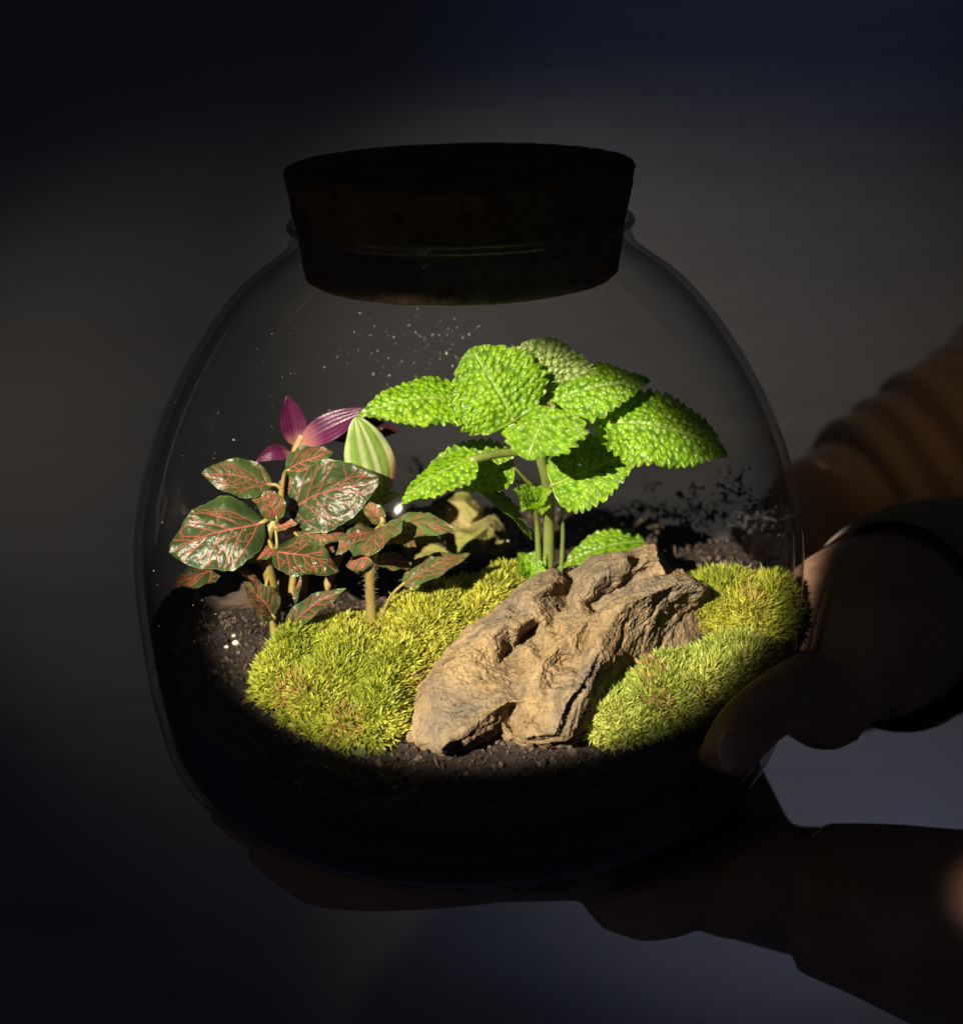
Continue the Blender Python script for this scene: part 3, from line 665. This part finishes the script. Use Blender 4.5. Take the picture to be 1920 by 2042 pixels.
# ------------------------------------------------------------------ green quilted plant
b0 = P(1088, 1100, 1.4); b0[2] = float(soil_z(b0[0], b0[1])) - 0.15
pil = empty('quilted_leaf_plant', b0, 'bright lime-green plant with large quilted toothed leaves at the back of the jar', 'plant')
K1 = P(1092, 985, 1.0); K2 = P(1078, 905, 0.6); K3 = P(1088, 832, 0.2)
tube('stem', [b0, P(1094, 1050, 1.3), K1, P(1088, 945, 0.8), K2, K3, P(1092, 800, 0.2)], [0.14, 0.13, 0.12, 0.13, 0.11, 0.08, 0.05], M_pstem, pil, 50, 14, 0.05)
tube('stem', [b0 + [-0.15, -0.2, 0], P(1072, 1060, 1.1), P(1068, 1010, 0.8), P(1062, 985, 0.6)], [0.07, 0.065, 0.06, 0.04], M_pstem, pil, 24, 10)
tube('stem', [b0 + [0.3, 0.1, 0], P(1122, 1070, 1.3), P(1120, 1000, 1.1)], [0.05, 0.045, 0.03], M_pstem, pil, 20, 10)
pl = lambda *a, **k: leaf('pilea', pil, *a, mat=M_pilea, **k)
petiole(pl((948,800,-0.4), (712,830,-0.9), 1.55, 50, arch=0.10, fold=-0.15, seed=1), K3, 0.07, 0.05, M_pstem)
petiole(pl((1026,838,-0.9), (938,694,-0.6), 2.05, 8, arch=0.08, fold=-0.10, seed=2, shape=(0.70, 0.62)), K3, 0.07, 0.05, M_pstem)
petiole(pl((1074,800,0.0), (1096,676,-0.2), 2.25, -10, arch=-0.10, fold=0.10, seed=3, shape=(0.8, 0.6), flip=True, tipcurl=-0.5), K3, 0.07, 0.05, M_pstem)
petiole(pl((1092,806,-0.3), (1298,762,-0.4), 1.6, 40, arch=0.10, fold=-0.12, seed=4), K3, 0.06, 0.05, M_pstem)
petiole(pl((1104,812,-0.9), (1052,918,-2.0), 1.95, 34, arch=0.10, fold=-0.12, seed=5, shape=(0.75, 0.6)), K3, 0.06, 0.05, M_pstem)
petiole(pl((1188,842,-0.4), (1452,906,-0.9), 1.8, 36, arch=0.13, fold=-0.14, seed=6, shape=(0.72, 0.75)), P(1100, 880, 0.5), 0.08, 0.06, M_pstem, 0.02)
petiole(pl((948,915,-0.6), (796,1006,-1.4), 1.25, 56, arch=0.09, fold=-0.22, seed=7), K2, 0.10, 0.09, M_pstem, 0.05)
petiole(pl((1024,932,0.5), (852,936,0.3), 1.20, 22, arch=0.03, fold=0.10, seed=8, shape=(0.7, 0.6)), P(1082, 990, 1.0), 0.06, 0.05, M_pstem, 0.0)
petiole(pl((1100,968,0.1), (1278,898,0.0), 1.55, 10, arch=0.07, fold=-0.08, seed=9, shape=(0.62, 0.7)), K1, 0.06, 0.05, M_pstem, 0.0)
petiole(pl((936,958,1.2), (1060,1078,1.0), 0.75, 62, arch=0.06, fold=0.18, seed=10, tint=1), P(1080, 970, 1.1), 0.03, 0.03, M_pstem, 0.05)
for k, (bx, tx, wd, ph, sd) in enumerate([((1066,1002,.4),(1022,975,-.1),0.62,25,11),((1068,1000,.4),(1040,1020,-.3),0.55,35,12),((1072,1000,.4),(1102,978,0),0.5,30,13),((1070,1004,.3),(1080,1028,-.4),0.5,30,14),((1066,998,.3),(1060,968,.2),0.42,10,15)]):
    pl(bx, tx, wd, ph, seed=sd, name='young_leaf', nu=40, nv=31)
P = _P
sprig = empty('quilted_leaf_sprig', on_soil(1060, 1150, 0.2), 'tiny bright green crinkled sprig peeping over the tip of the left moss', 'plant', 'small sprigs at the foot of the green plant')
for k, (bx, tx, wd, ph, sd) in enumerate([((1060,1140,.5),(1030,1102,.2),0.6,20,21),((1060,1142,.5),(1092,1106,.2),0.65,25,22),((1060,1142,.3),(1066,1098,.2),0.6,15,23),((1058,1145,.1),(1090,1138,-.2),0.5,30,24)]):
    leaf('pilea', sprig, bx, tx, wd, ph, mat=M_pilea, seed=sd, nu=40, nv=31)
sprig = empty('quilted_leaf_sprig', on_soil(1240, 1150, 0.2), 'low shaded dark green leaf just behind the peak of the ochre stone', 'plant', 'small sprigs at the foot of the green plant')
leaf('pilea', sprig, (1285,1080,.9), (1110,1136,.5), 0.95, 45, mat=M_pilea, seed=31, arch=0.10)
leaf('pilea', sprig, (1270,1095,1.0), (1190,1150,.3), 0.7, 45, mat=M_pilea, seed=32, nu=50, nv=41)

# ------------------------------------------------------------------ red-veined nerve plants
f0 = P(549, 1240, -1.2); f0[2] = float(soil_z(f0[0], f0[1])) - 0.05
fa = empty('nerve_plant', f0, 'dark leaved plant with coral red veins nearest the left glass', 'plant', 'red-veined nerve plants')
J1 = P(534, 1130, -1.4); J2 = P(532, 1075, -1.5); J3 = P(548, 1035, -1.4); J4 = P(562, 975, -0.9)
tube('stem', [f0, P(545, 1190, -1.3), J1, J2, J3, P(558, 1000, -1.1), J4], [0.14, 0.14, 0.13, 0.12, 0.10, 0.08, 0.06], M_fstem, fa, 44, 12, 0.06)
tube('stem', [f0 + [0.25, 0.2, 0], P(585, 1150, -0.8), P(600, 1075, -0.9)], [0.09, 0.08, 0.06], M_fstem, fa, 20, 10)
fl = lambda *a, **k: leaf('fitt', fa, *a, mat=k.pop('mat', M_fitt), **k)
petiole(fl((526,1040,-1.6), (336,1104,-2.1), 1.75, 26, arch=0.10, fold=-0.16, seed=41, shape=(0.76, 0.74)), J3, 0.07, 0.05, M_fstem)
petiole(fl((542,966,-0.9), (402,942,-1.2), 0.95, 24, arch=0.06, fold=-0.05, seed=42, tint=1.6, shape=(0.76, 0.74)), J4, 0.05, 0.04, M_fstem)
petiole(fl((574,1016,-1.3), (756,954,-1.6), 1.62, 22, arch=0.09, fold=-0.14, seed=43, shape=(0.76, 0.72)), J3, 0.07, 0.05, M_fstem)
petiole(fl((570,940,-0.5), (664,900,-0.4), 0.95, 40, arch=0.08, fold=-0.08, seed=44, tint=1.5), J4, 0.05, 0.04, M_fstem)
petiole(fl((553,1036,-2.0), (530,978,-2.1), 0.58, 5, arch=0.08, fold=0.1, seed=45, tint=1.8, shape=(0.9, 0.6)), J3, 0.04, 0.03, M_fstem)
petiole(fl((596,1070,-1.5), (697,1075,-1.7), 0.80, 40, arch=0.22, fold=-0.14, seed=46, tint=1.7), J3, 0.05, 0.04, M_fstem)
petiole(fl((545,1100,-1.9), (676,1140,-2.3), 1.05, 34, arch=0.14, fold=-0.16, seed=47, mat=M_fittwet), J2, 0.05, 0.04, M_fstem)
petiole(fl((566,1260,-2.0), (692,1174,-2.1), 0.62, 45, arch=0.08, fold=0.15, seed=48, tint=1.3), f0 + [0.05, -.2, 0.2], 0.05, 0.04, M_fstem)
petiole(fl((548,1232,-1.8), (486,1160,-2.0), 0.75, 30, arch=0.05, fold=0.2, seed=49, tint=1.2), f0 + [0, -.1, 0.25], 0.05, 0.04, M_fstem)
petiole(fl((528,1185,-1.7), (456,1124,-1.9), 0.35, 60, arch=0.05, fold=0.3, seed=50, tint=1.6, nu=60, nv=41), P(536, 1150, -1.4), 0.04, 0.03, M_fstem)
petiole(fl((440,1135,-0.6), (338,1172,-1.2), 0.8, 55, arch=0.06, fold=-0.1, seed=51), J1, 0.03, 0.03, M_fstem)
petiole(fl((548,1052,-1.6), (594,1044,-1.8), 0.34, 35, arch=0.1, fold=0.1, seed=52, tint=2, nu=60, nv=41), J3, 0.03, 0.03, M_fstem)
petiole(fl((560,985,-0.7), (600,950,-0.5), 0.45, 30, arch=0.1, fold=0.1, seed=53, tint=1.8, nu=60, nv=41), J4, 0.03, 0.03, M_fstem)
for k, (bb, tp, wd, ph) in enumerate([((590,1062,-1.0),(640,1030,-0.8),0.55,30),((600,1085,-1.0),(655,1062,-0.7),0.6,40),((552,1090,-1.8),(500,1118,-2.1),0.5,40),((612,1080,-1.4),(668,1100,-1.8),0.5,45),((540,1000,-1.2),(500,990,-1.2),0.5,35),((600,1020,-0.7),(660,1040,-0.4),0.7,35)]):
    petiole(fl(bb, tp, wd, ph, arch=0.12, fold=-0.1, seed=80 + k, tint=1.5, nu=80, nv=61), J3, 0.03, 0.03, M_fstem)
petiole(fl((545,1215,-0.9), (600,1140,-0.6), 0.8, 30, arch=0.06, fold=0.05, seed=54), f0 + [0, .1, 0.3], 0.04, 0.03, M_fstem)
def P(px, py, Y): return _P(px, py, Y - 0.9)       # stands nearer the front
g0 = P(742, 1225, -0.7); g0[2] = float(soil_z(g0[0], g0[1]))
fb = empty('nerve_plant', g0, 'smaller red-veined plant on a hairy upright stem behind the left moss', 'plant', 'red-veined nerve plants')
G1 = P(744, 1110, -0.9); G2 = P(762, 1048, -1.0)
tube('stem', [g0, P(738, 1165, -0.8), G1, G2, P(762, 1030, -1.0)], [0.11, 0.11, 0.10, 0.08, 0.04], M_fstem, fb, 36, 12, 0.06)
# fine hairs on its stem
hv, hf = [], []
for k in range(260):
    t = rng.random(); p = spline([g0, P(738, 1165, -0.8), G1], 30)[int(t * 29)]; th_ = rng.random() * 6.28
    d = np.array([math.cos(th_), math.sin(th_), 0.1 * rng.normal()]); s_ = np.array([-d[1], d[0], 0]) * 0.006; i = len(hv)
    hv += [p + d * 0.09 + [0, 0, -0.006], p + d * 0.09 + [0, 0, 0.006], p + d * (0.15 + 0.06 * rng.random())]; hf.append([i, i + 1, i + 2])
mesh('stem_hairs', hv, hf, M_moss, fb, colr=np.full((len(hv), 3), 0.22), origin=g0)['kind'] = 'stuff'
gl_ = lambda *a, **k: leaf('fitt', fb, *a, mat=k.pop('mat', M_fitt), **k)
petiole(gl_((776,1056,-1.0), (910,1062,-1.3), 0.80, 44, arch=0.16, fold=-0.10, seed=61, tint=2.6), G2, 0.05, 0.04, M_fstem)
petiole(gl_((764,1050,-1.2), (748,1102,-2.4), 1.35, 48, arch=0.12, fold=-0.10, seed=62, mat=M_fittwet, tint=2.2, shape=(0.9, 0.55)), G2, 0.05, 0.04, M_fstem)
petiole(gl_((764,1046,-0.9), (716,998,-0.8), 0.42, 25, arch=0.12, fold=0.25, seed=63, tint=2.6, nu=70, nv=51), G2, 0.04, 0.03, M_fstem)
petiole(gl_((792,1064,-0.6), (890,1092,-0.7), 0.55, 50, arch=0.14, fold=-0.10, seed=64, tint=2.6), G2, 0.04, 0.03, M_fstem)
petiole(gl_((742,1066,-1.1), (668,1104,-1.5), 0.62, 48, arch=0.10, fold=0.15, seed=65, tint=2.0), G2, 0.04, 0.03, M_fstem)
for k, (bb, tp, wd, ph) in enumerate([((752,1062,-1.3),(690,1078,-1.9),0.6,40),((770,1060,-1.2),(830,1092,-1.7),0.55,45),((746,1110,-0.9),(690,1130,-0.8),0.6,40),((752,1120,-0.8),(830,1128,-0.6),0.6,45)]):
    petiole(gl_(bb, tp, wd, ph, arch=0.12, fold=-0.1, seed=90 + k, tint=1.5, nu=80, nv=61), G2 if k < 2 else G1, 0.03, 0.03, M_fstem)
petiole(gl_((802,1166,-0.9), (938,1106,-0.4), 0.72, 40, arch=0.10, fold=0.05, seed=66, tint=2.2), g0 + [0.1, 0, 0.4], 0.04, 0.03, M_fstem)

P = _P
# ------------------------------------------------------------------ purple and striped spiderwort
t0 = P(600, 1150, 0.6); t0[2] = float(soil_z(t0[0], t0[1]))
tr = empty('spiderwort', t0, 'plant with wine-purple leaves and one silver-striped green leaf behind the nerve plants', 'plant')
tube('stem', [t0, P(610, 1050, 0.6), P(600, 950, 0.5), P(590, 905, 0.3), P(602, 868, 0.2)], [0.10, 0.10, 0.10, 0.11, 0.06], M_tstem, tr, 36, 12)
tube('stem', [t0 + [.4, 0, 0], P(690, 1080, 0.3), P(745, 1030, 0.0), P(757, 996, -0.1)], [0.10, 0.10, 0.10, 0.08], M_tstem, tr, 30, 12)
tl = lambda *a, **k: leaf('trad', tr, *a, mat=M_trad, **k)
tl((594,890,.25), (573,786,.3), 0.62, 20, seed=71, tint='purple', fold=0.25, arch=-0.06)
tl((597,886,.2), (752,812,.1), 0.62, 15, seed=72, tint='purple', fold=0.30, arch=0.09)
tl((584,904,.2), (510,922,-.1), 0.46, 40, seed=73, tint='purple', fold=-0.3, arch=0.28)
tl((640,862,.6), (800,860,.8), 0.75, 30, seed=74, tint='dark', fold=-0.1, arch=0.10)
tl((757,1000,-.2), (710,832,-.7), 1.14, 12, seed=75, tint='stripe', fold=-0.06, arch=0.08, curl=0.10, shape=(0.85, 0.62))
tl((752,1010,-.4), (690,1050,-.8), 0.42, 45, seed=76, tint='stripe', fold=-0.1, arch=0.10)
tl((760,1000,-.2), (800,985,-.5), 0.30, 30, seed=77, tint='stripe', fold=0.1, arch=0.10)

# ------------------------------------------------------------------ perlite grains, smears on the glass, dust
PER = [(1158,1056,.055),(1180,1048,.05),(1186,1072,.075),(1170,1086,.05),(1212,1052,.055),(1240,1046,.045),(1256,1062,.05),(1150,1080,.04),(1228,1070,.04),(1200,1034,.04),(470,1282,.075),(452,1290,.05),(466,1268,.045),(662,1180,.05)]
bmv = bmesh.new(); bmesh.ops.create_icosphere(bmv, subdivisions=2, radius=1); gV = np.array([v.co[:] for v in bmv.verts]); gF = [[v.index for v in f.verts] for f in bmv.faces]; bmv.free()
for k, (x, y, s) in enumerate(PER):
    c = on_soil(x, y, 0.1)
    if k < 10: c = P(x, y, 4.6 + 0.5 * math.sin(k)); 
    v = gV * (1 + 0.22 * perlin(gV * 1.7 + k))[:, None] * s * [1.1, 0.9, 0.85]
    o = mesh('perlite_grain', v + c, gF, M_perl, origin=c)
    tag(o, 'tiny white perlite grain in the dark soil behind the ochre stone' if k < 10 else 'smaller white perlite grain on the dark soil left of the moss', 'perlite', 'perlite grains behind the stone' if k < 10 else 'perlite grains at the left')
    own = {2: 'largest white perlite grain in the dark soil behind the ochre stone', 10: 'largest white perlite grain on the dark soil left of the moss', 13: 'lone white perlite grain on the soil between the two nerve plants'}
    if k in own: o['label'] = own[k]
def on_glass(px, py, back=True, inset=0.0):
    d = ray(px, py); ts = np.linspace(24, 60, 1800); p = CAM + d[None] * ts[:, None]
    ins = np.hypot(p[:, 0], p[:, 1]) < r_out(p[:, 2]) - (TH + 0.015 if back else -0.01)
    k = np.where(ins)[0]
    return p[k[-1] if back else k[0]] if len(k) else None
# heap of dark soil against the back glass
pos, sz = [], []
def smear(cx, cy, sx, sy, n, s0):
    for _ in range(n):
        p = on_glass(cx + sx * rng.normal(), cy + sy * rng.normal())
        if p is not None and p[2] > 4.2: pos.append(p); sz.append(s0 * (0.4 + 1.2 * rng.random() ** 2))
for a_ in [(1478,985,22,22,60,.05),(1452,965,14,14,30,.04),(1500,1005,16,16,30,.045),(1300,975,12,10,18,.04),(1385,985,14,14,16,.04),(835,925,12,14,40,.05),(815,950,14,20,18,.035),(1420,1030,60,14,70,.07),(1300,1020,70,12,80,.07),(820,890,10,8,8,.03),(1395,1000,30,20,30,.035),(1510,1030,30,12,40,.06),(1180,1015,60,10,60,.06)]: smear(*a_)
Vs, Fs = [], []
for k, (p, s) in enumerate(zip(pos, sz)):
    q_, _ = np.linalg.qr(rng.normal(size=(3, 3))); v = iV * (1 + 0.4 * rng.normal(size=(len(iV), 1)).clip(-1.2, 1.2)) * [1.4, 0.7, 0.5] @ q_ * s
    Vs.append(v + p * [0.995, 0.995, 1]); Fs.append(iF + k * len(iV))
o = mesh('soil_smears', np.concatenate(Vs), np.concatenate(Fs), M_crumb, jar, smooth=False, colr=np.full((len(Vs) * len(iV), 3), 0.012)); o['kind'] = 'stuff'
m, nt, b, out = new_mat('dust_speck'); M_dust = m; b.inputs['Base Color'].default_value = (0.55, 0.53, 0.48, 1); set_(b, Roughness=0.8)
Vs, Fs = [], []; k = 0
while k < 900:
    if rng.random() < 0.45: x, y = rng.uniform(300, 1560), rng.uniform(640, 1300)
    elif rng.random() < 0.5: x, y = rng.normal(880, 90), rng.normal(700, 45)
    else: x, y = rng.normal(1480, 60), rng.normal(880, 120)
    p = on_glass(x, y, back=rng.random() < 0.45)
    if p is None or p[2] < 4.8: continue
    s = 0.004 + 0.009 * rng.random() ** 4
    q_, _ = np.linalg.qr(rng.normal(size=(3, 3)))
    v = iV * [1.0 + 1.2 * (rng.random() < .15), 0.8, 0.5] @ q_ * s; Vs.append(v + p); Fs.append(iF + k * len(iV)); k += 1
o = mesh('dust_specks', np.concatenate(Vs), np.concatenate(Fs), M_dust, jar, smooth=False); o['kind'] = 'stuff'

# ------------------------------------------------------------------ the person holding it
def blob(c, r):   # ellipsoid
    return (gV * np.asarray(r) + np.asarray(c), gF)
def chain(pts, radii, n=30, flat=1.0):
    V, F = tube_vf(pts, radii, n, 20)
    return V, F
per = empty('person', P(1900, 1850, -2.0), 'person in a brown sleeve holding the jar on an open palm, arms only', 'person')
# open hand under the jar: palm up, fingers pointing left
pr_ = []
pr_.append(chain([P(2150, 1905, -4.0), P(1920, 1862, -3.2), P(1760, 1820, -2.4), P(1620, 1790, -1.6)], [2.6, 2.35, 2.05, 1.75]))
pr_.append(chain([P(1680, 1790, -0.2), P(1540, 1770, 0.4), P(1400, 1760, 0.8)], [1.7, 1.5, 1.2]))
pr_.append(blob(P(1470, 1745, -1.6), (2.1, 1.9, 1.35))); pr_.append(blob(P(1300, 1775, -2.4), (1.7, 1.4, 1.10)))
zf = -0.85
def wpt(x, y, z): return np.array([x, y, z])
pr_.append(blob((1.6, -0.2, -1.15), (3.6, 3.3, 0.95)))
pr_.append(blob((4.4, 0.5, -1.2), (2.6, 2.7, 1.1)))
for fy, tipx, r in ((-2.6, -4.9, 0.82), (-0.7, -6.0, 0.86), (1.2, -5.7, 0.84), (2.9, -4.2, 0.72)):
    pr_.append(chain([wpt(1.2, fy * 0.8, -1.05), wpt(-1.2, fy, -1.0), wpt(-3.2, fy, -0.95), wpt(tipx * 0.82, fy - .05, -0.55), wpt(tipx, fy - .1, 0.05)], [r * 1.05, r, r * 0.98, r * 0.9, r * 0.62]))
pr_.append(chain([P(1500, 1720, 0.5), wpt(6.0, 3.2, -0.6), wpt(7.0, 4.8, 1.2), wpt(6.9, 5.4, 2.4)], [1.25, 1.05, 0.9, 0.6]))
V, F = join_vf(pr_)
V, F, N = remeshed(V, F, 0.14, 6)
# keep the skin just below the glass it carries
rr_ = np.hypot(V[:, 0], V[:, 1]); k = np.argsort(body[:, 0][:45]); zg = np.interp(rr_, body[:45, 0][k], body[:45, 1][k])
V[:, 2] = np.where((rr_ < 7.3) & (V[:, 2] > zg - 0.04) & (V[:, 2] < 2.2), zg - 0.04, V[:, 2])
mesh('arm', V, F, M_skin, per, origin=P(1900, 1850, -2.0))['label'] = 'bare forearm and open palm under the jar'
# the other arm: hand at the right of the jar, sleeve bunched behind it
pr_ = []
ang = lambda dg, r, z: np.array([r * math.cos(R_(dg)), r * math.sin(R_(dg)), z])
pr_.append(chain([P(1740, 1230, 14.0), P(1880, 1190, 8.0), P(1840, 1215, 4.0), P(1695, 1275, 0.2), P(1640, 1380, -1.2)], [2.2, 2.3, 2.25, 2.1, 1.35]))
pr_.append(chain([P(1650, 1400, -0.8), P(1590, 1385, -2.6), P(1535, 1400, -4.2), P(1480, 1450, -5.3), P(1448, 1505, -5.75), P(1440, 1530, -5.8)], [1.15, 0.92, 0.78, 0.72, 0.63, 0.46]))
for z, r, dz in ((2.2, 0.80, .0), (1.1, 0.78, 0), (0.4, 0.66, 0)):
    pr_.append(chain([ang(18, 10.2, z), ang(34, 9.0, z + dz), ang(50, 8.45, z + dz), ang(66, 8.35, z + dz)], [1.3, r * 1.05, r, r * .75]))
V, F = join_vf(pr_); V, F, N = remeshed(V, F, 0.13, 5)
rr_ = np.hypot(V[:, 0], V[:, 1]); rg = r_out(np.clip(V[:, 2], 0.3, 12)) + 0.03; f = np.where(rr_ < rg, rg / np.maximum(rr_, 1e-3), 1.0); V[:, 0] *= f; V[:, 1] *= f
hand2 = mesh('arm', V, F, M_skin, per, origin=P(1900, 1850, -2.0)); hand2['label'] = 'shaded hand steadying the right side of the jar'
nl = gV * [0.30, 0.12, 0.42]
c_ = P(1452, 1500, -6.30); rotz = Matrix.Rotation(R_(36), 3, 'Z') @ Matrix.Rotation(R_(22), 3, 'Y') @ Matrix.Rotation(R_(-22), 3, 'X'); nl = nl @ np.array(rotz).T
mesh('nail', nl + c_, gF, M_nail, hand2, origin=c_)
# sleeve with pushed-up folds
n, sg_ = 150, 120
axis = spline([P(1500, 1255, 14.0), P(1650, 1205, 14.0), P(1780, 1140, 14.2), P(1960, 1040, 14.8), P(2200, 900, 16.0)], n)
tg = np.gradient(axis, axis=0); tg /= np.linalg.norm(tg, axis=1)[:, None]
rad_ = np.interp(np.linspace(0, 1, n), [0, 0.04, 0.2, 0.5, 1], [2.7, 3.3, 4.0, 4.8, 5.8])
V = []
s_ax = np.linspace(0, 1, n)
for k in range(n):
    a1 = np.cross(tg[k], [0, -1, 0.0]); a1 /= np.linalg.norm(a1); a2 = np.cross(tg[k], a1); th2 = np.linspace(0, 2 * np.pi, sg_, endpoint=False)
    ph_ = s_ax[k] * 30 + 1.6 * np.sin(s_ax[k] * 9) + 1.3 * np.sin(th2 * 1 + 0.5) + 0.8 * np.sin(th2 * 2 + 1.0 + 6 * s_ax[k])
    upw = np.clip(np.cos(th2) * a1[2] + np.sin(th2) * a2[2], 0, 1) * 0.85 + 0.15
    f = 1 + 0.09 * (0.55 + 0.45 * np.sin(s_ax[k] * 21 + th2)) * upw * (np.abs(np.sin(ph_ * 0.5)) ** 0.7 - 0.6) + 0.02 * np.sin(ph_ * 1.7 + th2)
    V.append(axis[k] + np.outer(np.cos(th2) * rad_[k] * f, a1) + np.outer(np.sin(th2) * rad_[k] * f, a2))
V = np.concatenate(V); F = grid_faces(n, sg_, True).tolist() + [list(range(sg_))] + [list(range((n - 1) * sg_, n * sg_))]
mesh('sleeve', V, F, M_cloth, per, origin=P(1900, 1850, -2.0))

# lower end of that sleeve, pulled down over the wrist
n, sg_ = 90, 90
axis = spline([P(1800, 1180, 12.0), P(1890, 1185, 8.0), P(1850, 1212, 4.2), P(1770, 1250, 1.8)], n)
tg = np.gradient(axis, axis=0); tg /= np.linalg.norm(tg, axis=1)[:, None]; th2 = np.linspace(0, 2 * np.pi, sg_, endpoint=False); V = []
for k in range(n):
    a1 = np.cross(tg[k], [0, 0, 1.0]); a1 /= np.linalg.norm(a1); a2 = np.cross(tg[k], a1); t = k / (n - 1)
    rr2 = (2.75 - 0.15 * t) * (1 + 0.03 * np.sin(t * 24 + 1.4 * np.sin(th2)) + 0.02 * np.sin(th2 * 3 + t * 7))
    V.append(axis[k] + np.outer(np.cos(th2) * rr2, a1) + np.outer(np.sin(th2) * rr2, a2))
mesh('cuff', np.concatenate(V), grid_faces(n, sg_, True), M_cloth, per, origin=P(1900, 1850, -2.0))
